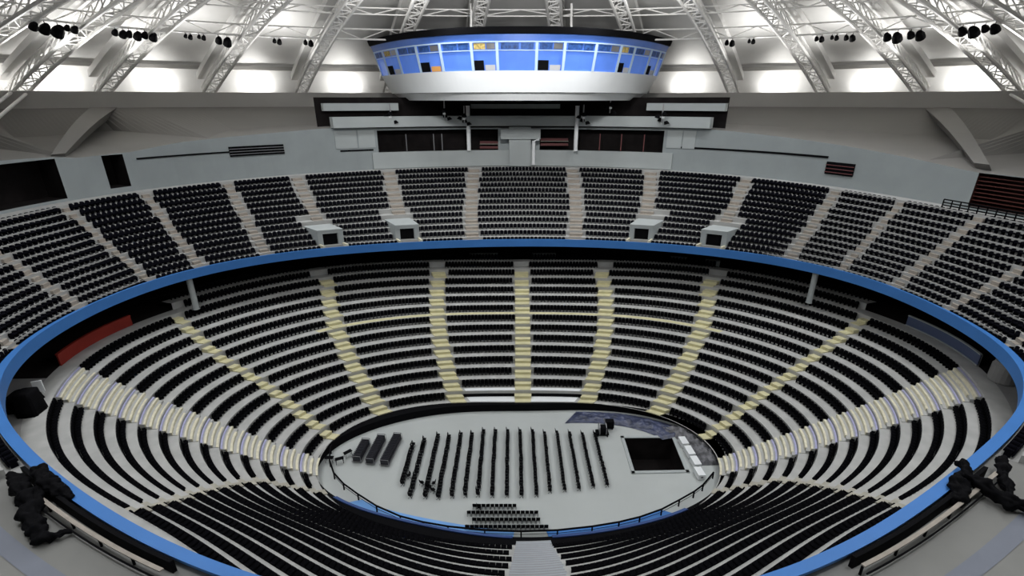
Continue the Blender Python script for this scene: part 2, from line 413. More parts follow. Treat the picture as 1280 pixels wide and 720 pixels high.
# doorways (vomitories) of the upper deck
PORT = []
for i, wheree in ((3, 'leftmost'), (4, 'second from left'), (7, 'third from left'), (8, 'rightmost')):
    f = UA[i][0]; am = math.radians(f(1)); hw = 2.1 / speed(up(1), am); PORT.append((f(1), math.degrees(hw)))
    P = ev(up(.2), am)
    root = empty('deck_doorway', (P[0], P[1], zup(0)), f'pale box-like doorway with dark opening in the upper deck, {wheree} of the four', 'doorway', 'doorways of the upper deck')
    def part(nm, m, mb):
        o_ = root.location; mb.v = [(x - o_[0], y - o_[1], z - o_[2]) for x, y, z in mb.v]; return mb.build(nm, m, root)
    zt = zup(4.0)
    for sg in (-1, 1):
        mb = MB(); a, b = (am + sg * hw, am + sg * hw * .6)
        arc_prism(mb, up(.9), zup(0), zt, up(3.9), np.array([a, b])); part('side_wall', 'wall2', mb)
        mb = MB(); arc_prism(mb, up(-.2), zup(0), zup(0) + 1.1, up(.9), np.array([am + sg * hw, am + sg * hw * .85])); part('side_wall', 'cream', mb)
    mb = MB(); arc_prism(mb, up(.8), zt, zt + .25, up(4.3), np.linspace(am - hw, am + hw, 3)); part('roof_slab', 'wall2', mb)
    mb = MB(); arc_prism(mb, up(.85), zt - .45, zt, up(1.05), np.linspace(am - hw, am + hw, 3)); part('lintel', 'wall2', mb)
    mb = MB(); arc_prism(mb, up(1.2), zup(0), zt - .02, up(1.4), np.linspace(am - hw * .62, am + hw * .62, 3)); part('dark_opening', 'black', mb)
    mb = MB(); arc_prism(mb, off(RIM, .35), zup(0), zup(0) + .06, up(1.2), np.linspace(am - hw, am + hw, 3)); part('landing', 'tan', mb)

# ------------------------------------------------------------------ seats
def seat_mesh(name, w, h, m, dp=.5):
    mb = MB()
    prof = [(-w / 2, .18), (w / 2, .18), (w / 2, h - .22), (w * .36, h - .04), (w * .15, h), (-w * .15, h), (-w * .36, h - .04), (-w / 2, h - .22)]
    t = .09; V = [(x, .30 + .10 * (z / h), z) for x, z in prof] + [(x, .30 + t + .10 * (z / h), z) for x, z in prof]; n = 8
    F = [tuple(range(n)), tuple(range(2 * n - 1, n - 1, -1))] + [(i, i + n, (i + 1) % n + n, (i + 1) % n) for i in range(n)]
    mb.add(V, F)
    mb.box((0, .30 - dp / 2, .45), (w * .94, dp, .14), rx=-.08)
    for sx in (-1, 1): mb.box((sx * w * .44, .30 - dp * .4, .34), (.06, dp * .8, .68))
    me = bpy.data.meshes.new(name); me.from_pydata(mb.v, [], mb.f); me.materials.append(M[m]); return me
def rail_of(ringf, s, pitch, a0, a1, blocks):
    """seat positions along a row: (x, y, facing angle)"""
    ph = np.radians(np.arange(a0, a1, .1)); P = ev(ringf(s), ph)
    L = np.concatenate([[0], np.cumsum(np.linalg.norm(np.diff(P, axis=0), axis=1))])
    n = int(L[-1] / pitch); d = (np.arange(n) + .5) * pitch
    pp = np.interp(d, L, ph); Q = ev(ringf(s), pp); T = ev(ringf(s), pp + 1e-3) - ev(ringf(s), pp - 1e-3)
    sp = np.linalg.norm(T, axis=1) / 2e-3; T = T / np.linalg.norm(T, axis=1)[:, None]
    rz = np.arctan2(T[:, 1], T[:, 0]) + PI         # local +y points outwards (backrest side)
    keep = np.ones(n, bool)
    for c, hw, hdeg in blocks:                     # centre deg, half width m, half width deg
        dd = np.abs((pp - math.radians(c) + PI) % (2 * PI) - PI)
        keep &= ~((dd * sp < hw + pitch * .5) if hdeg is None else (dd < math.radians(hdeg)))
    return [(Q[i, 0], Q[i, 1], rz[i], math.degrees(pp[i])) for i in range(n) if keep[i]]
def project(p):
    d = np.array(p) - CAM; fw = d[1] * math.cos(TH) - d[2] * math.sin(TH); u = d[1] * math.sin(TH) + d[2] * math.cos(TH)
    return 640 + 600 * d[0] / fw, 360 - 600 * u / fw, fw
lower = []; upper = []
for k in range(15):
    a0, a1 = (-180, 180) if k < 13 else (29, 151)
    bl = [(f(k), wd / 2, None) for f, wd, m, l in LA]
    bl += [((x0 + x1) / 2, 0, (x1 - x0) / 2 + .3) for x0, x1, _ in SIDE]
    bl += [((cl(k) + cr(k)) / 2, 0, (cr(k) - cl(k)) / 2 + .6)]
    if k == 0: bl += [(89, 0, 24)]
    f = lowx
    for x, y, rz, pd in rail_of(f, k if k < 13 else k - .05, .6, a0, a1, bl): lower.append((x, y, zlow(k), rz, k, pd))
for j in range(13):
    bl = [(f(j), wd / 2, None) for f, wd, j0 in UA]
    if j < 6: bl += [(c, 0, h + .2) for c, h in PORT]
    for x, y, rz, pd in rail_of(up, j + .2, .72, UPA0 + 1, UPA1 - 1, bl): upper.append((x, y, zup(j), rz, j, pd))
def place(seats, me, name, labf, grf, stuff_label, cat):
    near = []
    for i, s in enumerate(seats):
        u, v, fw = project((s[0], s[1], s[2] + .8))
        if fw > 0 and 2 < u < 1278 and 2 < v < 716: near.append((np.linalg.norm(np.array(s[:3]) - CAM), i))
    near.sort(); pick = set(i for _, i in near[:300])
    mes = me if isinstance(me, (list, tuple)) else [me]
    which = (lambda s: 1 if LA[7][0](s[4]) < s[5] % 360 < 360 + LA[8][0](s[4]) else 0) if len(mes) > 1 else (lambda s: 0)
    for i in sorted(pick):
        s = seats[i]; o = bpy.data.objects.new(name, mes[which(s)]); COL.objects.link(o)
        o.location = s[:3]; o.rotation_euler = (0, 0, s[3]); tag(o, labf(s), cat, grf(s))
    me = mes[0]
    V0s = [np.array([v.co[:] for v in m_.vertices]) for m_ in mes]; F0 = [tuple(p.vertices) for p in me.polygons]; nv = len(V0s[0])
    rest = [s for i, s in enumerate(seats) if i not in pick]
    allV = []
    for s in rest:
        V0 = V0s[which(s)]; c, sn = math.cos(s[3]), math.sin(s[3])
        allV.append(np.stack([V0[:, 0] * c - V0[:, 1] * sn + s[0], V0[:, 0] * sn + V0[:, 1] * c + s[1], V0[:, 2] + s[2]], 1))
    allV = np.concatenate(allV); n = len(rest)
    li = np.concatenate([np.array(f) for f in F0]); cnt = np.array([len(f) for f in F0])
    LI = (li[None, :] + (np.arange(n) * nv)[:, None]).ravel(); CN = np.tile(cnt, n); ST = np.concatenate([[0], np.cumsum(CN)[:-1]])
    m2 = bpy.data.meshes.new(name + '_rows'); m2.vertices.add(len(allV)); m2.vertices.foreach_set('co', allV.ravel())
    m2.loops.add(len(LI)); m2.loops.foreach_set('vertex_index', LI); m2.polygons.add(len(CN)); m2.polygons.foreach_set('loop_start', ST)
    m2.materials.append(me.materials[0]); m2.update(calc_edges=True)
    o = bpy.data.objects.new(name + '_rows', m2); COL.objects.link(o); tag(o, stuff_label, cat + 's', None, 'stuff')
    print(name, len(seats), 'rest', n)
sl = [seat_mesh('arena_chair', .56, 1.12, 'seat', .45), seat_mesh('arena_chair', .57, 1.2, 'seat', .74)]; su = seat_mesh('balcony_chair', .63, .93, 'seat_up', .5)
def side_l(s): return 'left' if -180 < s[5] < -89.5 or s[5] > 90 else 'right'
def rank(seats, key):                            # how many seats along its row each one stands
    out = {}; rows = {}
    for s in seats: rows.setdefault(key(s)[0], []).append((key(s)[1], s[:3]))
    for r_ in rows.values():
        r_.sort()
        for n, (_, p) in enumerate(r_): out[p] = n + 1
    return out
NL = rank(lower, lambda s: ((s[4], side_l(s)), abs((s[5] + 89.5 + 180) % 360 - 180)))
def lab_l(s): return f'black seat, {nth(NL[s[:3]])} from the central grey stairs on the {side_l(s)}, {ORD[s[4]]} row up'
def gr_l(s): return f'black seats of the {ORD[s[4]]} near row, {side_l(s)} of the central stairs'
def side_u(s): return 'left' if s[5] > 90 else 'right'
NU = rank(upper, lambda s: ((s[4], side_u(s)), -abs(s[5] - 90)))
def lab_u(s): return f'black balcony seat, {nth(NU[s[:3]])} from the {side_u(s)} end of the {ORD[s[4]]} row behind the parapet'
def gr_u(s): return f'black balcony seats of the {ORD[s[4]]} row, {side_u(s)} end'
place(lower, sl, 'arena_chair', lab_l, gr_l, 'rows of black fixed seats filling the rest of the lower bowl', 'seat')
place(upper, su, 'balcony_chair', lab_u, gr_u, 'rows of black seats filling the rest of the upper deck', 'seat')
# yellow edge line along one row of the far stand, dark kick wall of the seatless first row
mb = MB(); arc_prism(mb, low(7.40), zlow(8) - .25, zlow(8) + .015, low(7.85), arcs(45, 135, 1))
tag(mb.build('edge_line', 'step'), 'pale yellow edge line running along one row of the far stand', 'line marking')
mb = MB(); arc_prism(mb, low(.30), zlow(0), zlow(0) + .55, low(.345), arcs(67, 111, 1))
tag(mb.build('kick_board', 'black'), 'thin black kick board below the seatless pale ledge of the far stand', 'board')
mb = MB(); arc_prism(mb, low(-.45), zlow(0) + .01, zlow(0) + .05, low(.28), arcs(68, 110, 1)); arc_prism(mb, low(.36), zlow(1) + .01, zlow(1) + .05, low(.75), arcs(68, 110, 1))
tag(mb.build('pale_ledge', 'white'), 'seatless white ledge at the foot of the far stand', 'ledge')

# ------------------------------------------------------------------ floor edge: blue strip, rail
for a0, a1, sd in ((204, 266.5, 'left'), (279.5, 326, 'right')):
    mb = MB(); arc_prism(mb, off(FL, -2.3), .005, .10, off(FL, -.05), arcs(a0, a1, 1))
    tag(mb.build('blue_strip', 'lightblue' if sd == 'left' else 'blue'), f'blue strip along the near edge of the arena floor, {sd} of the central stairs', 'strip')
    mb = MB(); arc_prism(mb, off(FL, -.02), 1.21, 1.36, off(FL, .35), arcs(a0, a1, 1))
    tag(mb.build('front_barrier', 'navy'), f'navy barrier in front of the nearest seats, {sd} of the central stairs', 'barrier')
RP = [(-24.9, 4.6), (-24.7, 2.8), (-23.9, .3), (-22.6, -1.9), (-20.8, -3.7), (-18.5, -5.4), (-15.8, -7.2), (-12.7, -8.7), (-10, -9.5), (-7.1, -10.1), (-3, -10.6), (1., -10.75), (5, -10.6), (8.9, -10.1), (12, -9.5), (14.5, -8.8), (17.3, -7.7), (19.8, -6.3), (22, -5), (23.5, -3.9), (25.6, -1.8)]
root = empty('floor_railing', (1, -10.75, 0), 'thin black railing with posts curving round the near edge of the arena floor', 'railing')
def rel(mb, root): o_ = root.location; mb.v = [(x - o_[0], y - o_[1], z - o_[2]) for x, y, z in mb.v]; return mb
mb = MB(); mb.tube([(x, y, 1.0) for x, y in RP], .11, 6); rel(mb, root).build('top_rail', 'black', root)
mb = MB(); mb.tube([(x, y, .55) for x, y in RP], .03, 5); rel(mb, root).build('middle_rail', 'black', root)
for x, y in RP[1::1]:
    mb = MB(); mb.tube([(x, y, 0), (x, y, 1.)], .09, 6); rel(mb, root).build('post', 'black', root)
mb = MB()
# ------------------------------------------------------------------ floor chairs
def folding_chair():
    mb = MB(); mb.box((0, 0, .45), (.44, .42, .05)); mb.box((0, .22, .72), (.44, .05, .36), rx=-.12)
    for sx in (-1, 1):
        mb.tube([(sx * .2, .26, .9), (sx * .2, -.2, 0)], .025, 4); mb.tube([(sx * .2, -.16, .45), (sx * .2, .24, 0)], .025, 4)
    mb.tube([(-.2, -.17, .04), (.2, -.17, .04)], .025, 4)
    me = bpy.data.meshes.new('folding_chair'); me.from_pydata(mb.v, [], mb.f); me.materials.append(M['black']); return me
fc = folding_chair()
LX = [(-13.7, 4.6, -3.2), (-12.3, 5.6, -5.2), (-10.5, 6.5, -5.3), (-8.9, 6.3, -5.4), (-7.3, 6.8, -5.2), (-5.7, 6.8, -5.1), (-4.1, 7.5, -5.0), (-2.4, 7.5, -5.1), (-.6, 7.5, -5.1), (1.2, 7.5, -5.1), (3.0, 7.5, -5.0), (4.7, 7.0, -4.4), (6.5, 7.2, -4.2), (8.3, 7.0, -4.0), (10.1, 6.8, -3.6), (11.9, 6.8, -3.4)]
# outer lines lean a little with the room
chairs = []
for n, (x, y0, y1) in enumerate(LX):
    L = y0 - y1; c = int(L / .52)
    dx = (x - 1) * .0
    for q in range(c):
        yy = y1 + (q + .5) * L / c
        chairs.append((x + dx + rng.normal(0, .03), yy, PI / 2 + rng.normal(0, .05), 'line', n, q + 1))
for n, (y, x0, x1) in enumerate(((-6.6, -4.4, 1.2), (-7.6, -5.0, 3.6), (-8.6, -4.3, 4.0), (-9.6, -5.0, 4.5))):
    c = int((x1 - x0) / .52)
    for q in range(c): chairs.append((x0 + q * .52, y, rng.normal(0, .06) + PI, 'block', n, q + 1))
for x, y in ((-10.2, -3.6), (-9.7, -4.1), (-9.8, -3.0), (-11.3, -2.9), (-13.2, -1.7), (-12.4, 4.0), (-3.9, -6.8)): chairs.append((x, y, rng.uniform(0, 6), 'stray', 0, 0))
cs = sorted(range(len(chairs)), key=lambda i: np.linalg.norm(np.array([chairs[i][0], chairs[i][1], 0]) - CAM))
pick = set(cs[:300]); restc = []
for i, c in enumerate(chairs):
    if i in pick:
        o = bpy.data.objects.new('folding_chair', fc); COL.objects.link(o); o.location = (c[0], c[1], 0); o.rotation_euler = (0, 0, c[2])
        if c[3] == 'line': tag(o, f'black folding chair, {nth(c[5])} from the near end of the {ORD[c[4]]} long line from the left', 'chair', f'folding chairs of the {ORD[c[4]]} long line')
        elif c[3] == 'block': tag(o, f'black folding chair, {nth(c[5])} from the left in the {["rear", "second", "third", "nearest"][c[4]]} row of the small block', 'chair', f'folding chairs of the small block, {["rear", "second", "third", "nearest"][c[4]]} row')
        else:
            strn = i - (len(chairs) - 7); tag(o, f'stray black folding chair standing out of line, {["left of the third line", "between the third and fourth lines", "just left of the fourth line", "between second and third lines", "left of all long lines", "at the far end of the first line", "by the small block"][strn]}', 'chair', 'stray folding chairs')
    else: restc.append(c)
mb = MB(); V0 = np.array([v.co[:] for v in fc.vertices]); F0 = [tuple(p.vertices) for p in fc.polygons]
for c in restc:
    a, b = math.cos(c[2]), math.sin(c[2]); mb.add(np.stack([V0[:, 0] * a - V0[:, 1] * b + c[0], V0[:, 0] * b + V0[:, 1] * a + c[1], V0[:, 2]], 1), F0)
tag(mb.build('folding_chair_rows', 'black'), 'far ends of the long lines of black folding chairs on the floor', 'chairs', None, 'stuff')
# three trolleys of folded chairs
def trolley(x, y0, y1, word, dx):
    L = y1 - y0; ang = math.atan2(-dx, L)
    root = empty('chair_trolley', (x, (y0 + y1) / 2, 0), f'{word} of three low trolleys of folded chairs at the left of the floor', 'trolley', 'chair trolleys', ang)
    mb = MB(); mb.box((0, 0, .25), (1.3, L, .08)); mb.build('deck', 'metal', root)
    for sy in (-1, 1):
        mb = MB(); mb.tube([(-.6, sy * L / 2, .25), (-.6, sy * L / 2, 1.15), (.6, sy * L / 2, 1.15), (.6, sy * L / 2, .25)], .04, 6); mb.build('end_frame', 'metal', root)
        for sx in (-1, 1):
            mb = MB(); mb.tube([(sx * .5 - .04, sy * L * .42, .11), (sx * .5 + .04, sy * L * .42, .11)], .11, 10); mb.build('wheel', 'black', root)
    n = int(L / .3)
    for i in range(n):
        yy = -L / 2 + (i + .5) * L / n
        o = bpy.data.objects.new('folded_chair', FOLD); COL.objects.link(o)
        o.location = (x - math.sin(ang) * yy, (y0 + y1) / 2 + math.cos(ang) * yy, .29); o.rotation_euler = (0, 0, ang)
        tag(o, f'folded dark chair, {nth(i + 1)} from the near end of the {word} of three trolleys', 'chair', f'folded chairs on the {word} trolley')
mb = MB(); mb.box((0, 0, .42), (1.05, .1, .8), rx=.12); mb.tube([(-.5, -.06, 0), (-.5, .06, .95), (.5, .06, .95), (.5, -.06, 0)], .035, 5); mb.box((0, .07, .62), (.7, .05, .3), rx=.12)
FOLD = bpy.data.meshes.new('folded_chair'); FOLD.from_pydata(mb.v, [], mb.f); FOLD.materials.append(mat('dark_chair_shell', (.03, .03, .04), .5, noise=.5, nscale=4))
trolley(-20.5, .9, 4.6, 'leftmost', .3); trolley(-18.6, .5, 5.5, 'middle', .4); trolley(-16.5, .2, 5.8, 'rightmost', .6)
# small trestle tables at the far left
for i, (x, y) in enumerate(((-24.3, 1.2), (-22.9, 1.0), (-22.2, 2.3))):
    root = empty('trestle_table', (x, y, 0), ['small dark table nearest the left railing', 'small dark table between two others near the trolleys', 'small dark table just left of the trolleys'][i], 'table', 'small tables', .4 * i)
    mb = MB(); mb.box((0, 0, .75), (1.1, .6, .05)); mb.build('table_top', 'black', root)
    for sx in (-1, 1):
        for sy in (-1, 1): mb = MB(); mb.tube([(sx * .48, sy * .25, 0), (sx * .4, sy * .22, .73)], .035, 5); mb.build('leg', 'black', root)

# clutter beside the pit
def lumpy(name, pts_co, ph, m, label, cat, w0, w1, amp, zb=.05, seed=1):
    r2 = np.random.default_rng(seed); mb = MB(); rows = []; n = 14
    for i in range(n):
        t = i / (n - 1); a = ev(off(FL, w0 + (w1 - w0) * t), ph)
        edge = math.sin(PI * t) ** .5
        rows.append([(p[0], p[1], zb + amp * edge * (min(1, q * 4, (len(ph) - 1 - q) * .25 + .02)) * (.35 + r2.random())) for q, p in enumerate(a)])
    mb.sheet(rows); o = mb.build(name, m, smooth=True); tag(o, label, cat); return o
lumpy('tarpaulin', None, arcs(24, 66, 1.0), 'tarp', 'crumpled dark blue tarpaulin lying behind the pit along the far wall', 'tarpaulin', -4.6, -.6, .35, seed=3)
lumpy('netting_heap', None, arcs(2, 33, 1.1), 'lump', 'lumpy heap of grey netting at the right end of the floor', 'netting', -3.0, -.5, .7, seed=5)
mb = MB()
for i in range(26):
    x = 11.5 + rng.random() * 4.5; y = 9.2 + rng.random() * 1.6; a = rng.random() * 3
    mb.tube([(x, y, .05), (x + math.cos(a) * .5, y + math.sin(a) * .3, .15), (x + math.cos(a) * 1.1, y + math.sin(a) * .2, .05)], .06, 4)
tag(mb.build('cable_tangle', 'black'), 'tangle of black cables left of the dark blue tarpaulin', 'cables', None, 'stuff')
root = empty('cable_drum', (13.0, 6.9, 0), 'black machine with a round drum standing between the chair lines and the pit', 'machine')
mb = MB(); mb.box((0, 0, .35), (1.8, 1.0, .3)); mb.build('base', 'black', root)
mb = MB(); mb.tube([(-.35, 0, 1.0), (.35, 0, 1.0)], .6, 14); mb.build('drum', 'black', root)
for s in (-1, 1): mb = MB(); mb.tube([(s * .42, 0, 1.0), (s * .5, 0, 1.0)], .85, 16); mb.build('flange', 'metal', root)
for sx in (-1, 1):
    for sy in (-1, 1): mb = MB(); mb.tube([(sx * .7 - .05, sy * .5, .18), (sx * .7 + .05, sy * .5, .18)], .18, 10); mb.build('wheel', 'black', root)
root = empty('tool_cart', (14.3, 8.3, 0), 'tall black equipment cart beside the tarpaulin', 'cart')
mb = MB(); mb.box((0, 0, .8), (1.2, .8, 1.1)); mb.build('cabinet', 'black', root)
mb = MB(); mb.tube([(-.6, -.3, 1.2), (-.9, -.3, 1.5), (-.9, .3, 1.5), (-.6, .3, 1.2)], .04, 6); mb.build('handle', 'metal', root)
for sx in (-1, 1):
    for sy in (-1, 1): mb = MB(); mb.tube([(sx * .45 - .05, sy * .3, .14), (sx * .45 + .05, sy * .3, .14)], .14, 10); mb.build('wheel', 'black', root)
for i, (x, y, L, lb) in enumerate(((23.95, 4.6, 1.5, 'farthest'), (24.1, 2.6, 1.7, 'second farthest'), (24.2, .6, 1.6, 'third'), (24.0, -1.4, 1.5, 'nearest'))):
    root = empty('flight_case', (x, y, 0), f'white flight case beside the pit, {lb} of the four', 'case', 'white cases beside the pit', PI / 2 + .08)
    mb = MB(); mb.box((0, 0, .42), (L, .9, .6)); mb.build('body', 'white', root)
    mb = MB(); mb.box((0, 0, .79), (L + .04, .94, .14)); mb.build('lid', 'white', root)
    for sx in (-1, 1):
        mb = MB(); mb.box((sx * (L / 2 + .03), 0, .5), (.05, .3, .1)); mb.build('handle', 'black', root)
        for sy in (-1, 1): mb = MB(); mb.tube([(sx * L * .38 - .04, sy * .35, .07), (sx * L * .38 + .04, sy * .35, .07)], .07, 8); mb.build('wheel', 'black', root)

# ------------------------------------------------------------------ concourse edge: red banner, glass barrier, dark drape, round tank
ph = arcs(160.5, 178.5, 1)
root = empty('red_banner_wall', (*ev(lowx(13.25), math.radians(170)), zlow(13)), 'long red barrier standing on the grey ledge behind the left rows', 'barrier')
mb = MB(); arc_prism(mb, lowx(13.18), zlow(13) + .05, zlow(13) + 1.45, lowx(13.28), ph); rel(mb, root).build('banner', 'red', root)
mb = MB(); arc_prism(mb, lowx(13.14), zlow(13) + 1.45, zlow(13) + 1.6, lowx(13.32), ph); rel(mb, root).build('top_rail', M['red'], root)
for p in ph[::4]:
    mb = MB(); q = ev(lowx(13.32), p); mb.tube([(q[0], q[1], zlow(13)), (q[0], q[1], zlow(13) + 1.55)], .08, 6); rel(mb, root).build('post', 'metal', root)
ph = arcs(1.5, 19.5, 1)
root = empty('glass_barrier', (*ev(lowx(13.25), math.radians(10)), zlow(13)), 'long blue-tinted glass barrier with pale rails behind the right rows', 'barrier')
mb = MB(); arc_prism(mb, lowx(13.20), zlow(13) + .1, zlow(13) + 1.5, lowx(13.24), ph); rel(mb, root).build('glass_panel', 'glass', root)
for z in (.05, 1.5):
    mb = MB(); arc_prism(mb, lowx(13.15), zlow(13) + z, zlow(13) + z + .13, lowx(13.29), ph); rel(mb, root).build('rail', 'wall2', root)
for p in ph[::3]:
    mb = MB(); q = ev(lowx(13.3), p); mb.tube([(q[0], q[1], zlow(13)), (q[0], q[1], zlow(13) + 1.55)], .06, 6); rel(mb, root).build('post', 'metal', root)
def blob(name, c, r, m, label, cat, seed=1, parent=None):
    r2 = np.random.default_rng(seed); me = bpy.data.meshes.new(name); bm = bmesh.new(); bmesh.ops.create_icosphere(bm, subdivisions=3, radius=1)
    off_ = r2.random(3) * 10
    for v in bm.verts:
        d = Vector(v.co); n = math.sin(d.x * 3 + off_[0]) * math.cos(d.y * 4 + off_[1]) * .12 + math.sin(d.z * 5 + off_[2]) * .08
        v.co = Vector((d.x * r[0], d.y * r[1], max(-.02, d.z + .0) * r[2])) * (1 + n)
        if d.z < 0: v.co.z = 0
    bm.to_mesh(me); bm.free(); me.materials.append(M[m]); me.polygons.foreach_set('use_smooth', [True] * len(me.polygons))
    o = bpy.data.objects.new(name, me); COL.objects.link(o); o.location = c
    if label: tag(o, label, cat)
    if parent: o.parent = parent
    return o
def draped(name, c, d, rz, label, cat):
    """a box under a cloth: pleated sides that flare to the floor"""
    mb = MB(); N = 40; rings = []
    for t, zz in ((1.12, 0), (1.05, .35), (1.0, .8), (.97, 1.0), (.8, 1.04)):
        R_ = []
        for k in range(N):
            q = 2 * PI * k / N; cx = math.copysign(abs(math.cos(q)) ** .35, math.cos(q)); cy = math.copysign(abs(math.sin(q)) ** .35, math.sin(q))
            w_ = 1 + .05 * math.sin(q * 11) * (1 - zz * .8); R_.append((cx * d[0] / 2 * t * w_, cy * d[1] / 2 * t * w_, zz * d[2]))
        rings.append(R_)
    mb.loft(rings); o = mb.build(name, 'black', smooth=True); o.location = c; o.rotation_euler = (0, 0, rz); tag(o, label, cat); return o
draped('covered_equipment', (-49.6, -8.4, zlow(13)), (1.6, 1.8, 2.5), .2, 'tall black-draped equipment on the left concourse beside the stairs', 'equipment')
draped('draped_crate', (-51.6, -7.2, zlow(13)), (2.2, 2.6, 1.4), .3, 'low black-draped crate at the far left concourse, next to the blue front', 'crate')
mb = MB(); mb.box((0, 0, .85), (.9, .12, 1.3)); mb.tube([(-.3, 0, 0), (-.3, 0, .3)], .04, 5); mb.tube([(.3, 0, 0), (.3, 0, .3)], .04, 5)
o = mb.build('display_board', 'white'); o.location = (-50.5, -6.2, zlow(13) + .9); o.rotation_euler = (0, 0, .3); tag(o, 'small pale display board among the black-draped equipment on the left', 'board')
root = empty('water_tank', (56.4, -2.4, zlow(13)), 'round pale tank standing in the shade on the right concourse', 'tank')
mb = MB(); mb.lathe((0, 0, 0), [(1.2, 0), (1.3, .2), (1.3, 2.0), (1.1, 2.3)], 20); mb.build('drum', 'cfloor', root)
mb = MB(); mb.lathe((0, 0, 2.3), [(1.15, 0), (1.1, .15), (.3, .25)], 20); mb.build('lid', 'cfloor', root)
ph = arcs(4, 22, 1.5); root = empty('corner_railing', (*ev(up(12.9), math.radians(13)), zup(13)), 'black open railing behind the top rows at the right end of the deck', 'railing')
for z in (.35, .7, 1.1): mb = MB(); mb.tube([(*ev(up(12.9), p), zup(13) + z) for p in ph], .09, 5); rel(mb, root).build('rail', 'black', root)
for p in ph: q = ev(up(12.9), p); mb = MB(); mb.tube([(q[0], q[1], zup(13)), (q[0], q[1], zup(13) + 1.1)], .08, 5); rel(mb, root).build('post', 'black', root)
# round columns under the balcony
for pd, lb in ((35.5, 'pale column under the balcony at right, above the right rows'), (150, 'dim column under the balcony above the left rows')):
    P = ev(off(RIM, 1.2), math.radians(pd)); mb = MB(); mb.lathe((0, 0, 0), [(.5, 0), (.42, .15), (.42, 4.9), (.5, 5.05)], 14)
    o = mb.build('support_column', 'wall2'); o.location = (P[0], P[1], zlow(13)); tag(o, lb, 'column')
# pale cabinets and a table at the back of the far stand
for i, (pd, L) in enumerate(((96, 5.6), (85.5, 4.6), (63, 3.0), (57.5, 2.6))):
    P = ev(lowx(14.6), math.radians(pd)); Q = ev(lowx(14.6), math.radians(pd) + .01); a = math.atan2(*(Q - P)[::-1])
    root = empty('media_desk', (P[0], P[1], zlow(14)), f'pale desk at the back of the far stand below the balcony, {ORD[i]} from the left', 'desk', 'desks below the balcony', a)
    mb = MB(); mb.box((0, 0, 1.05), (L, .9, .09)); mb.build('desk_top', 'wall2', root)
    mb = MB(); mb.box((0, .38, .55), (L * .98, .06, .95)); mb.build('front_panel', 'wall2', root)
    for s in (-1, 1): mb = MB(); mb.box((s * (L / 2 - .1), 0, .5), (.08, .8, 1.0)); mb.build('leg', 'wall2', root)

# ------------------------------------------------------------------ near edge of the upper platform: low wall + handrail, black fabric
for sd, a0, a1 in (('left', 228, 248.5), ('right', 289.5, 309)):
    ph = arcs(a0, a1, .7)
    root = empty('rim_barrier', (*ev(off(RIM, 1.2), (ph[0] + ph[-1]) / 2), 20.9), f'low black barrier with pale handrail behind the blue parapet at lower {sd}', 'barrier')
    mb = MB(); arc_prism(mb, off(RIM, 1.0), 20.9, 21.75, off(RIM, 1.25), ph); rel(mb, root).build('panel', 'black', root)
    mb = MB(); arc_prism(mb, off(RIM, 1.6), 21.55, 21.63, off(RIM, 1.85), ph); rel(mb, root).build('handrail', 'tan', root)
    mb = MB(); arc_prism(mb, off(RIM, 2.0), 21.2, 21.3, off(RIM, 2.08), ph); rel(mb, root).build('lower_rail', 'black', root)
    for p in ph[::5]:
        q = ev(off(RIM, 1.72), p); mb = MB(); mb.tube([(q[0], q[1], 20.9), (q[0], q[1], 21.55)], .07, 6); rel(mb, root).build('post', 'black', root)
def drape(paths, label):
    root = empty('fabric_roll', (*paths[0][0][0][:2], 20.9), label, 'fabric')
    for pts, rs in paths:
        P = []; R = []
        for i in range(len(pts) - 1):
            for t in np.linspace(0, 1, 5)[:-1]:
                P.append(np.array(pts[i]) * (1 - t) + np.array(pts[i + 1]) * t); R.append((rs[i] * (1 - t) + rs[i + 1] * t) * (1 + .12 * math.sin(len(P) * 2.1)))
        P.append(np.array(pts[-1])); R.append(rs[-1])
        mb = MB(); mb.tube(P, R, 12); rel(mb, root)
        o = mb.build('fold', 'black', root, smooth=True); s = o.modifiers.new('s', 'SUBSURF'); s.levels = s.render_levels = 2
        tx = bpy.data.textures.new('folds', 'CLOUDS'); tx.noise_scale = .55; dm = o.modifiers.new('d', 'DISPLACE'); dm.texture = tx; dm.strength = .75; dm.mid_level = .5
drape([([(-33.0, -25.0, 22), (-31.0, -26.3, 21.8), (-29.6, -27.6, 21.5), (-28.2, -28.7, 21.35), (-27.1, -29.3, 21.3), (-25.9, -28.8, 21.2)], (.3, .5, .5, .42, .35, .12)),
       ([(-31.6, -24.6, 22.2), (-30.4, -25.5, 22.0), (-29.0, -26.2, 21.8), (-27.8, -26.5, 21.5)], (.35, .5, .4, .3)),
       ([(-30.8, -25.0, 22.0), (-30.0, -26.6, 21.6), (-29.0, -27.9, 21.4)], (.35, .4, .25))], 'bunched black fabric slumped over the railing end at lower left')
drape([([(30.6, -23.9, 22), (30.2, -25.0, 21.9), (31.0, -26.6, 21.6), (32.4, -27.6, 21.4), (34.2, -27.4, 21.3), (36.5, -26.8, 21.3)], (.3, .42, .45, .4, .38, .38)),
       ([(29.4, -25.0, 22.1), (28.6, -26.2, 21.8), (27.8, -26.9, 21.5)], (.3, .45, .3)),
       ([(33.9, -23.4, 21.9), (32.8, -24.8, 21.6), (31.9, -26.2, 21.4)], (.3, .3, .25))], 'bunched black fabric slumped over the railing end at lower right')

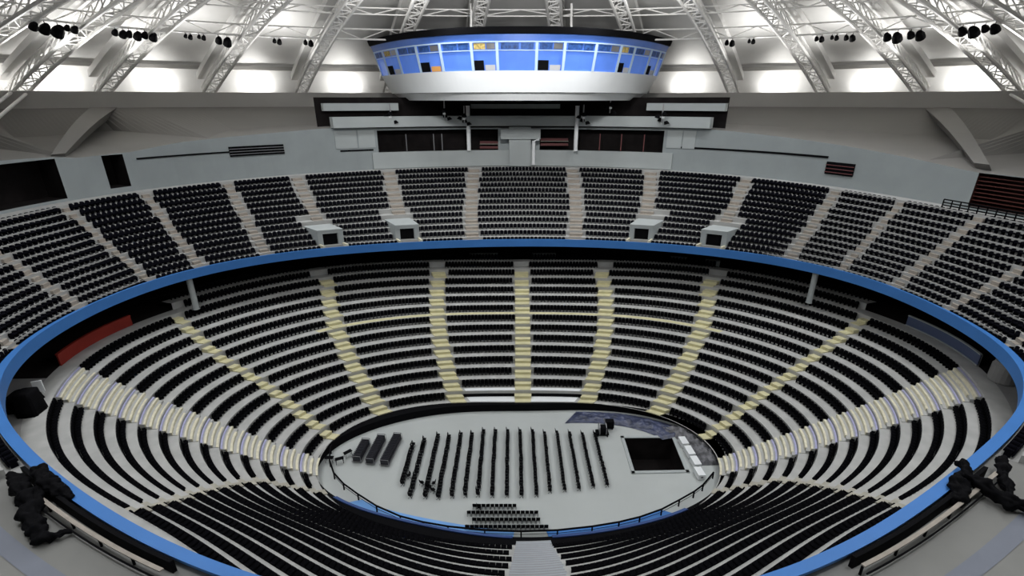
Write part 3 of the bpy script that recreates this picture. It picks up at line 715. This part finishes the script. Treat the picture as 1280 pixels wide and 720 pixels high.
# ------------------------------------------------------------------ wall behind the upper deck, soffit, edge beam
WALL = off(TOP, 1.9)
WT = [(-64.3, 11.9, 37.9), (-63.3, 18.9, 37.6), (-62.6, 21.3, 37.2), (-59.6, 27.9, 37.4), (-55.6, 33.7, 38.4), (-43., 45., 39.4), (-35.4, 49.4, 39.9), (-27.3, 53.1, 39.7), (1.7, 58.4, 39.4), (35.6, 49.9, 39.8), (40., 47., 39.6), (54.7, 29.2, 37.9), (60.1, 13.9, 36.2), (61.5, 8.5, 36.3)]
wx = sorted([(math.degrees(par(x, y)), z) for x, y, z in WT]); WX = [-180, -20] + [a for a, _ in wx] + [185]; WZ = [36.5, 36.3] + [z for _, z in wx] + [36.8]
def wtop(deg): 
    d = (deg + 180) % 360 - 180
    if d < -178: d += 360
    return float(np.interp(d, WX, WZ))
def pd_(x, y): return math.degrees(par(x, y))
# solid wall (dark recesses are set in it as openings with dark rooms behind)
OPEN = [(pd_(-64.6, 4), pd_(-63.3, 18.6), 31.9, 37.4, 'r'), (pd_(-61.5, 24.2), pd_(-60.3, 26.8), 32.3, 37.2, 'r'),
        (pd_(-27.7, 53), pd_(-3, 58.3), 34.9, 39.2, 'r'), (pd_(6, 58.3), pd_(31, 52.3), 34.9, 39.2, 'r'), (pd_(60.2, 13.4), pd_(62.6, -3), 31.9, 36.2, 'l')]
OPEN = [(min(a, b), max(a, b), z0, z1, k) for a, b, z0, z1, k in OPEN]
mb = MB(); base = 30.5
edges = sorted(set([round(x, 3) for o in OPEN for x in o[:2]] + list(np.arange(-180, 181, 2.))))
for a, b in zip(edges[:-1], edges[1:]):
    m = (a + b) / 2; A = ev(WALL, math.radians(a)); B = ev(WALL, math.radians(b))
    spans = [(base if UPA0 < m or m < -146 else 20.8, None)]
    op = [o for o in OPEN if o[0] <= m <= o[1]]
    z0 = base if (m > UPA0 or m < UPA1 - 360) else 20.8
    segs = [(z0, None)] if not op else [(z0, op[0][2]), (op[0][3], None)]
    for lo, hi in segs:
        za = hi if hi is not None else wtop(a); zb = hi if hi is not None else wtop(b)
        if za > lo or zb > lo: mb.add([(A[0], A[1], lo), (B[0], B[1], lo), (B[0], B[1], max(lo, zb)), (A[0], A[1], max(lo, za))], [(0, 1, 2, 3)])
struct(mb.build('wall_back', 'wall'), 'pale grey panelled wall behind the upper deck')
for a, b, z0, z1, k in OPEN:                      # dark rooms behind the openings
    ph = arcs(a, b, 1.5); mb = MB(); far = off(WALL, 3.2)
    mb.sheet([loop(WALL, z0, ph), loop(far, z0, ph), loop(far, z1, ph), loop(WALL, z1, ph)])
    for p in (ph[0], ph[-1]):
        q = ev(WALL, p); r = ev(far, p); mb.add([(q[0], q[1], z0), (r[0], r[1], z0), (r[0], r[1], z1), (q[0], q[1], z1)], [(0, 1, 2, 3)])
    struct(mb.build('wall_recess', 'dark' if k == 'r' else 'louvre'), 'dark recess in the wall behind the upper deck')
# dark red louvres at the right recess
a, b, z0, z1, _ = OPEN[-1]
for i in range(8):
    mb = MB(); arc_prism(mb, off(WALL, .2), z0 + .25 + i * .5, z0 + .33 + i * .5, off(WALL, .9), arcs(a, b, 2))
    tag(mb.build('louvre_blade', mat('louvre_red', (.10, .03, .025), .6)), f'dark red louvre blade in the right wall recess, {ORD[i]} from below', 'louvre', 'louvre blades at right')
# pale ledge under the booths, canopy above, slits
def wall_strip(name, a, b, z0, z1, d0, d1, m, label, cat, group=None):
    ph = arcs(min(a, b), max(a, b), 1.5); mb = MB(); arc_prism(mb, off(WALL, -d1), z0, z1, off(WALL, -d0), ph)
    return tag(mb.build(name, m), label, cat, group)
wall_strip('canopy', pd_(-35.5, 49.3), pd_(38.8, 48), 39.9, 41.9, -.5, 1.6, 'wall2', 'long curved grey canopy above the dark booths', 'canopy')
wall_strip('booth_ledge', pd_(-29, 52.5), pd_(33, 51.4), 31.6, 34.9, .02, .5, 'wall2', 'pale curved parapet below the dark booths', 'ledge')
wall_strip('shade_strip', pd_(-36, 49), pd_(-23, 54.7), 43.0, 44.4, -3, -1.5, 'wall2', 'pale shade strip hanging left below the press box', 'strip', 'shade strips')
wall_strip('shade_strip', pd_(27, 53.8), pd_(40, 47), 43.0, 44.4, -3, -1.5, 'wall2', 'pale shade strip hanging right below the press box', 'strip', 'shade strips')
wall_strip('shade_strip', pd_(-8.5, 57.9), pd_(10, 57.9), 43.3, 44.2, -3, -1.5, 'wall2', 'pale shade strip in the middle below the press box', 'strip', 'shade strips')
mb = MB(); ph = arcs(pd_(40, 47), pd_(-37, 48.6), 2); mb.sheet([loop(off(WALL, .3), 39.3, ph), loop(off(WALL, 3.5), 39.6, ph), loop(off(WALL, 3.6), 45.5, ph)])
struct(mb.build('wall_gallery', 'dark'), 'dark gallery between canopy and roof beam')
wall_strip('wall_slit', pd_(-59.5, 28.3), pd_(-50.5, 38.8), 36.2, 36.45, .01, .12, 'black', 'thin dark slit in the left part of the back wall', 'slit')
wall_strip('wall_slit', pd_(-34.5, 49.8), pd_(-28.6, 52.5), 35.3, 35.6, .01, .12, 'black', 'thin dark slit left of the dark booths', 'slit')
wall_strip('wall_slit', pd_(33.5, 51.2), pd_(52.5, 32.5), 35.9, 36.25, .01, .12, 'black', 'long thin dark slit in the right part of the back wall', 'slit')
for a, b, z0, z1, lb in ((pd_(-50.5, 38.8), pd_(-43.5, 44.7), 35.5, 37.2, 'left'), (pd_(52.5, 32.5), pd_(54.8, 28.7), 33.4, 35.4, 'right')):
    ph = arcs(min(a, b), max(a, b), 1.); P = ev(WALL, (ph[0] + ph[-1]) / 2)
    root = empty('wall_vent', (P[0], P[1], z0), f'dark louvred vent box in the {lb} part of the back wall', 'vent')
    mb = MB(); arc_prism(mb, off(WALL, -.18), z0, z1, off(WALL, -.01), ph); rel(mb, root).build('housing', 'black', root)
    for q in range(3):
        mb = MB(); arc_prism(mb, off(WALL, -.3), z0 + .3 + q * (z1 - z0 - .3) / 3, z0 + .42 + q * (z1 - z0 - .3) / 3, off(WALL, -.18), ph); rel(mb, root).build('slat', 'metal' if lb == 'left' else 'maroon', root)
for n, (x, y, x2, y2) in enumerate(((-35.2, 49.5, -31.5, 51.4), (-31.2, 51.5, -28.2, 52.8), (31.6, 52, 34.2, 50.7), (34.4, 50.6, 36.4, 49.3))):
    wall_strip('wall_panel', pd_(x, y), pd_(x2, y2), 35.9, 39.3, .02, .15, 'wall2', f'pale raised wall panel beside the dark booths, {ORD[n]} from the left', 'panel', 'raised wall panels')
# central T-shaped duct, booth fittings
root = empty('central_duct', (1.7, 57.0, 31.7), 'pale T-shaped central duct between the dark booths', 'duct')
mb = MB(); mb.box((0, 0, 4.0), (4.6, 1.6, 8.0)); mb.build('trunk', 'wall2', root)
mb = MB(); mb.box((.1, -.3, 6.6), (8.4, 1.8, 2.0)); mb.build('cross_head', 'wall2', root)
mb = MB(); mb.tube([(2.9, -1.1, 0.3), (2.9, -1.1, 5.2), (4.0, -1.1, 5.6)], .35, 8); mb.build('pipe', 'white', root)
for i, (x0, x1, zz, lb) in enumerate(((-7.0, -2.2, 35.4, 'left'), (6.2, 12.2, 36.0, 'right'))):
    root = empty('bench_row', ((x0 + x1) / 2, 58.6, zz), f'maroon benches inside the dark booth just {lb} of the central duct', 'bench', None)
    for q in range(2):
        mb = MB(); mb.box((0, q * .7, q * 1.0), (x1 - x0, .5, .5)); mb.build('seat', 'maroon', root)
    mb = MB(); mb.box((0, -.2, .7), (x1 - x0, .1, .12)); mb.build('rail', 'tan', root)
for i, (x, y) in enumerate(((-9.2, 56.6), (13.5, 55.8))):
    mb = MB(); mb.lathe((0, 0, 0), [(.45, 0), (.42, .2), (.42, 8.8), (.45, 9.0)], 12); o = mb.build('hanger_column', 'white'); o.location = (x, y, 34.9)
    tag(o, f'slim white column in front of the booths, {["left", "right"][i]} of the central duct', 'column')
for i, (x, y) in enumerate(((-22, 54.0), (-16.5, 55.4), (-14.8, 55.7), (18.5, 55.3), (22.8, 54.2), (27.2, 52.9))):
    mb = MB(); mb.box((0, 0, 1.7), (.18, .15, 3.4)); o = mb.build('booth_mullion', 'metal' if i < 3 else 'maroon'); o.location = (x, y + .2, 35.0)
    tag(o, f'slim upright in the dark booths, {ORD[i]} of six from the left', 'post', 'uprights of the booths')
def spot_cluster(x, y, z, lab):
    root = empty('spotlight_cluster', (x, y, z), lab, 'spotlights', 'spotlight clusters below the press box'); root.scale = (1.5, 1.5, 1.1)
    mb = MB(); mb.tube([(0, 0, 0), (0, 0, 3.2)], .09, 6); mb.build('hanger', 'metal', root)
    for k in range(4):
        a = k * 1.6; mb = MB(); p = (math.cos(a) * .5, math.sin(a) * .5, .3 + .5 * k); mb.tube([p, (p[0] * 1.4, p[1] * 1.4, p[2] - .5)], [.22, .36], 10); mb.build('lamp_head', 'black', root)
    mb = MB(); mb.box((0, -.35, .9), (.35, .1, .3)); mb.build('pale_fitting', 'white', root)
for i, (x, y, z) in enumerate(((-24.5, 53, 40.8), (-13.8, 54.5, 41.4), (-9.8, 54.5, 40.4), (14.6, 54.3, 40.6), (20, 54.5, 42.5), (29.5, 50, 40.8))):
    spot_cluster(x, y, z, f'cluster of black spotlights hanging below the press box, {ORD[i]} of six from the left')

# soffit: lower slope from the wall top to a zigzag crease, then a steeper face up to the edge beam
def ray_beam(ph, k=1.0, xy=None):                 # where the radial through curve parameter ph meets the beam's plan
    p = ev(WALL, ph) if xy is None else xy; lo, hi = 1., 3.
    v = p - C0
    for _ in range(40):
        m = (lo + hi) / 2; q = C0 + v * m
        if (abs(q[0] - 1.6) / (FA * k)) ** FN + (abs(q[1]) / (FB * k)) ** FN < 1: lo = m
        else: hi = m
    return C0 + v * lo
ZIG = [(-180, .5), (-60, .5), (13, .62), (15, .62), (24, .5), (29.5, .02), (34, .45), (50, .35), (90, .3), (126, .25), (132, .02), (137, .5), (147, .55), (152.5, .02), (156, .45), (163, .5), (180, .5)]
mb = MB(); r1 = []; r2 = []; r3 = []
phd = np.arange(-180, 180, .5)
for d in phd:
    p = ev(WALL, math.radians(d)); q = ray_beam(math.radians(d), .985)
    f = float(np.interp(d, [z[0] for z in ZIG], [z[1] for z in ZIG])); zt = wtop(d)
    c = p + (q - p) * min(.9, f * 1.55); r1.append((p[0], p[1], zt)); r2.append((c[0], c[1], zt + (43.2 - zt) * f * .55)); r3.append((q[0], q[1], 43.6))
mb.sheet([r1, r2, r3], True)
struct(mb.build('ceiling_soffit', 'soffit'), 'folded taupe soffit between the back wall and the roof beam')
mb = MB(); n = 360; secs = []
for i in range(n):
    t = 2 * PI * i / n; a = beam_at(t, .985); b = beam_at(t, 1.03); secs.append([(a[0], a[1], 43.1), (a[0], a[1], 46.5), (b[0], b[1], 46.5), (b[0], b[1], 43.1)])
mb.loft(secs, closed=True)
struct(mb.build('trim_beam', 'beam'), 'broad taupe roof edge beam')
# buttresses
for sd, A, B in (('left', (-64.2, 20.2, 37.9), (-77.5, 47.5, 43.7)), ('right', (61.8, 14.8, 37.2), (81.5, 48.5, 43.7))):
    A = np.array(A); B = np.array(B); v = (A[:2] - C0) / np.linalg.norm(A[:2] - C0); n_ = np.array([-v[1], v[0]]); v3 = np.array([*v, 0]); n3 = np.array([*n_, 0])
    mb = MB(); secs = []
    for t in np.linspace(0, 1, 6):
        P = A * (1 - t) + B * t; w_ = .9 + 1.6 * t
        P = P + np.array([0, 0, .5 * math.sin(PI * t)])
        secs.append([tuple(P - n3 * w_), tuple(P + n3 * w_), tuple(P + n3 * w_ + v3 * 1.5 - np.array([0, 0, 1.6])), tuple(P - n3 * w_ + v3 * 1.5 - np.array([0, 0, 1.6]))])
    mb.loft(secs)
    tag(mb.build('roof_buttress', 'soffit'), f'sloping taupe roof buttress above the {sd} end of the back wall', 'buttress')

# ------------------------------------------------------------------ dome ceiling with trusses
mb = MB(); n = 240; rows = []
def dome_pt(t, rho, dz=5.):
    e = beam_at(t, 1.035); p = APEX + (e - APEX) * rho; return (p[0], p[1], ROOF_Z + dz + RISE * (1 - rho ** 2))
rows.append([(*beam_at(2 * PI * i / n, 1.03), 46.5) for i in range(n)])
rows.append([(*beam_at(2 * PI * i / n, 1.05), 46.6) for i in range(n)])
rows.append([(*beam_at(2 * PI * i / n, 1.045), 51.2) for i in range(n)])
rows.append([(*beam_at(2 * PI * i / n, 1.02), 51.4) for i in range(n)])
for rho in (.98, .94, .9, .86, .82, .78, .74, .70, .66, .62, .55, .48, .4, .3, .2, .1, .02): rows.append([dome_pt(2 * PI * i / n, rho) for i in range(n)])
mb.sheet(rows, True)
struct(mb.build('ceiling', 'dome', smooth=False), 'bright domed ceiling of pale metal panels')
def arch(base, rho, dz=0.):
    p = APEX + (np.array(base) - APEX) * rho; return np.array([p[0], p[1], ROOF_Z + dz + RISE * (1 - rho ** 2)])
for i, bpt in enumerate(TRUSS):
    b = np.array(bpt); v = (b - APEX) / np.linalg.norm(b - APEX); nn = np.array([-v[1], v[0], 0]); root = empty('roof_truss', (b[0], b[1], ROOF_Z), f'white lattice roof truss springing from the edge beam, {ORD[i]} of fourteen from the left', 'truss', 'radial roof trusses')
    rh = np.linspace(1.04 if i not in (1, 12) else 1.06, .1, 36); W = 1.15; D = 2.6
    Lp = [arch(bpt, r) - nn * W for r in rh]; Rp = [arch(bpt, r) + nn * W for r in rh]; Tp = [arch(bpt, r, D) for r in rh]
    for P_, nm in ((Lp, .28), (Rp, .28), (Tp, .2)):
        mb = MB(); mb.tube(P_, nm, 6); rel(mb, root).build('chord', 'truss', root)
    mb = MB()
    for q in range(len(rh) - 1):
        m = (q % 2 == 0)
        mb.tube([Lp[q], Tp[q + 1]], .1, 4, False); mb.tube([Tp[q + 1], Rp[q]], .1, 4, False); mb.tube([Lp[q], Rp[q + 1]] if m else [Rp[q], Lp[q + 1]], .1, 4, False)
        mb.tube([Lp[q], Rp[q]], .1, 4, False)
    rel(mb, root).build('lattice', 'truss', root)
    if i in (1, 12):                              # raking leg in front of the edge beam
        e = np.array((-78, 22, 40.3) if i == 1 else (85, 28, 42.)); a0_ = arch(bpt, 1.0)
        for sg in (-1, 1): mb = MB(); mb.tube([a0_ + nn * W * sg, e + nn * W * sg], .25, 6); rel(mb, root).build('raking_leg', 'truss', root)
    # ridge cover plate the truss hangs from
    mb = MB(); mb.loft([[tuple(arch(bpt, r, D + .5) - nn * 1.4), tuple(arch(bpt, r, D + .5) + nn * 1.4), tuple(arch(bpt, r, D + 1.6) + nn * 1.4), tuple(arch(bpt, r, D + 1.6) - nn * 1.4)] for r in rh[1:]]); rel(mb, root).build('cover_plate', 'dome', root)
def ring_truss(rho, dz, label, r=.16, H=1.6):
    root = empty('ring_truss', (APEX[0], APEX[1], ROOF_Z + RISE * (1 - rho ** 2)), label, 'truss')
    N = 96; 
    def P(t, dr, dz2): p = APEX + (beam_at(t) - APEX) * (rho + dr); return np.array([p[0], p[1], ROOF_Z + dz + dz2 + RISE * (1 - rho ** 2)])
    A = [P(2 * PI * i / N, 0, 0) for i in range(N + 1)]; B = [P(2 * PI * i / N, 0, H) for i in range(N + 1)]
    for q in (A, B): mb = MB(); mb.tube(q, r, 5, False); rel(mb, root).build('chord', 'truss', root)
    mb = MB()
    for i in range(N): mb.tube([A[i], B[i + 1]] if i % 2 else [B[i], A[i + 1]], .09, 4, False)
    rel(mb, root).build('lattice', 'truss', root)
ring_truss(.745, .3, 'circular white service truss joining the roof trusses, the lower and wider one', .17, 1.7)
ring_truss(.64, .6, 'circular white service truss higher up the dome', .12, 1.0)
# raised dome rib line (gutter) and service catwalk boxes
mb = MB(); N = 120; mb.loft([[(*beam_at(2 * PI * i / N, 1.012), 51.0), (*beam_at(2 * PI * i / N, 1.03), 51.0), (*beam_at(2 * PI * i / N, 1.03), 51.7), (*beam_at(2 * PI * i / N, 1.012), 51.7)] for i in range(N)], closed=True)
struct(mb.build('trim_gutter', 'beam'), 'grey gutter line between the bright band and the dome')
# fittings hung from the ring truss
def ring_pt(px, up_=0.):
    """direction of a fitting along the ring truss, measured as the horizontal bearing from the bowl's near side"""
    best = None
    for i in range(721):
        t = PI * i / 720; p = APEX + (beam_at(t) - APEX) * .745; z = ROOF_Z + .3 + RISE * (1 - .745 ** 2)
        u, v, fw = project((p[0], p[1], z))
        if fw > 0 and (best is None or abs(u - px) < best[0]): best = (abs(u - px), p, z, t)
    return best[1], best[2], best[3]
SPK = [(-66.9, 36.4), (-65.1, 37.8), (-61.5, 40.5), (-53.5, 45.2), (-51.8, 46.0), (-49.6, 47.1), (-42.6, 49.9), (-40.7, 50.6), (-36.7, 51.8), (-27.0, 54.1), (-20.9, 55.1), (46.3, 49.3), (50.7, 47.4), (61.8, 41.5), (64.6, 39.6), (67.1, 37.6), (75.0, 31.0), (77.2, 29.4)]
SPK_PX = [48, 62, 86, 148, 165, 186, 235, 250, 278, 345, 385, 912, 940, 1025, 1045, 1062, 1118, 1147, 1212, 1240]
def stage_lamp(root, x, s, m='black'):
    mb = MB(); mb.tube([(x, 0, -.5 * s), (x, 0, .3)], .05, 5); mb.build('yoke', 'black', root)
    mb = MB(); mb.tube([(x, .5 * s, -.5 * s), (x, -.1 * s, -.75 * s), (x, -.7 * s, -1.15 * s)], [.35 * s, .55 * s, .62 * s], 10); mb.build('lamp_can', m, root)
for i, px in enumerate(SPK_PX):
    p, z, t = ring_pt(px); s = [1.1, 1.3, .8, .9, 1.0, 1.0, .6, .6, 1.15, .7, .8, .8, .6, .7, .6, .8, 1.2, 1.1, 1.2, 1.0][i]
    root = empty('hanging_spotlights', (p[0], p[1], z - .2), f'pair of black spotlights hung from the service truss, {ORD[i]} of twenty from the left', 'spotlight', 'black spotlights on the service truss', t + PI / 2)
    stage_lamp(root, -.55 * s, s); stage_lamp(root, .6 * s, s * .8)
# flood housings above the bowl (the lamps that light it)
for i, p in enumerate(FLOODS):
    root = empty('flood_housing', (p[0], p[1], p[2] + .2), f'square floodlight housing high under the dome, {ORD[i]} round the ring', 'floodlight', 'floodlights under the dome')
    mb = MB(); mb.box((0, 0, .35), (3.2, 3.2, .3)); mb.build('housing', 'metal', root)
    mb = MB(); mb.tube([(0, 0, .4), (0, 0, 5.2)], .08, 6); mb.build('hanger', 'metal', root)

# ------------------------------------------------------------------ press box
XC = 1.6
def pb(u, hw, dz, inset=0.):                      # point on the box front at fraction u (-1..1)
    return (XC + u * hw, 40 + 21 * abs(u) ** 2.4 + inset, dz)
LV = [(44.9, 25.4, 1.2), (46.2, 27.0, .6), (49.7, 29.2, .2), (54.15, 30.4, -.2), (55.3, 30.9, -.3), (56.15, 31.3, -.6)]   # height, half width, inset
root = empty('press_box', (XC, 40, 44.9), 'curved hanging press box with black roof, blue windows and white front', 'press box')
US = np.linspace(-1, 1, 61)
def band(l0, l1, m, nm, t=.3, bulge=0.):
    mb = MB(); secs = []
    for u in US:
        a = pb(u, l0[1], l0[0], l0[2] - bulge); b = pb(u, l1[1], l1[0], l1[2] - bulge)
        secs.append([a, b, (b[0], b[1] + t, b[2]), (a[0], a[1] + t, a[2])])
    mb.loft(secs); return rel(mb, root).build(nm, m, root)
band(LV[0], LV[1], 'white', 'lower_fascia')
band((46.25, 27.3, .3), LV[2], 'white', 'front_panel', .4, .25)
band(LV[3], LV[4], 'header', 'header')
band((55.3, 31.0, -.5), LV[5], 'black', 'roof_edge', 2.0, .3)
mb = MB(); mb.sheet([[pb(u, LV[0][1], LV[0][0], LV[0][2]) for u in US], [(XC + u * 25.4, 64, LV[0][0]) for u in US], [(XC + u * 31, 64, 56.4) for u in US], [pb(u, 31.3, 56.3, -.9) for u in US], [pb(u, 31.3, 56.1, -.9) for u in US]])
rel(mb, root).build('shell', 'black', root)
PX = [470, 487, 511, 539, 568, 602, 628, 666, 694, 728, 758, 777, 804, 822, 833]
KIND = ['b', 'p', 'b', 'p', 'b', 'p', 'b', 'p', 'b', 'b', 'p', 'b', 'p', 'b']
TR = ['dkblue', 'gold', 'dkblue', 'dkblue', 'dkblue', 'gold', 'dkblue', 'dkblue', 'dkblue', 'dkblue', 'gold', 'dkblue', 'dkblue', 'dkblue']
us = [(p - 651.5) / 182. for p in PX]
us = [math.copysign(abs(u) ** .97, u) for u in us]; us[0] = -1; us[-1] = 1
def lv(z):
    hw = np.interp(z, [l[0] for l in LV], [l[1] for l in LV]); ins = np.interp(z, [l[0] for l in LV], [l[2] for l in LV]); return hw, ins
def panel(u0, u1, z0, z1, m, nm, parent, out=0., t=.12, ns=3):
    mb = MB(); secs = []
    for u in np.linspace(u0, u1, ns):
        a = pb(u, lv(z0)[0], z0, lv(z0)[1] - out); b = pb(u, lv(z1)[0], z1, lv(z1)[1] - out); secs.append([a, b, (b[0], b[1] + t, b[2]), (a[0], a[1] + t, a[2])])
    mb.loft(secs); return rel(mb, root).build(nm, m, parent)
for i in range(14):
    u0, u1 = us[i], us[i + 1]; du = u1 - u0
    wn = panel(u0, u1, 49.7, 54.15, 'winblue', 'window_pane', root)
    panel(u0 + du * .1, u0 + du * .55, 53.0, 53.9, TR[i], 'picture', wn, .15)
    panel(u0 + du * .6, u0 + du * .92, 53.0, 53.9, 'metal' if i % 2 else 'dkblue', 'picture', wn, .15)
    if KIND[i] == 'p':
        panel(u0 + du * .06, u0 + du * .45, 49.75, 51.3, 'black', 'monitor', wn, .18)
        panel(u0 + du * .5, u0 + du * .9, 49.75, 50.6, 'pale' if i != 3 else 'orange', 'desk_item', wn, .16)
for i, u in enumerate(us):
    wd = .008 if 0 < i < 14 else .006; u = max(-1 + wd, min(1 - wd, u))
    panel(u - wd, u + wd, 49.7, 54.2, 'mull', 'mullion', root, .3, .4, 2)
panel(-1, 1, 54.0, 54.2, 'mull', 'head_rail', root, .3, .35, 61)
panel(-1, 1, 52.75, 52.88, 'mull', 'transom_rail', root, .2, .25, 61)
# hangers that carry the box from the dome
for i, (u, sx) in enumerate(((-.8, -1), (-.3, -1), (.3, 1), (.8, 1))):
    mb = MB(); a = pb(u, 29, 56.3, 3); mb.tube([a, (a[0], a[1] + 1, 60.5)], .2, 6); rel(mb, root).build('hanger', 'truss', root)
# unseen fill light added to brighten the press box front
area('box_fill', (1.6, 8, 60), (1.6, 42, 51), 4, BOX_W * 3, (1, 1, 1), spread=2.2)
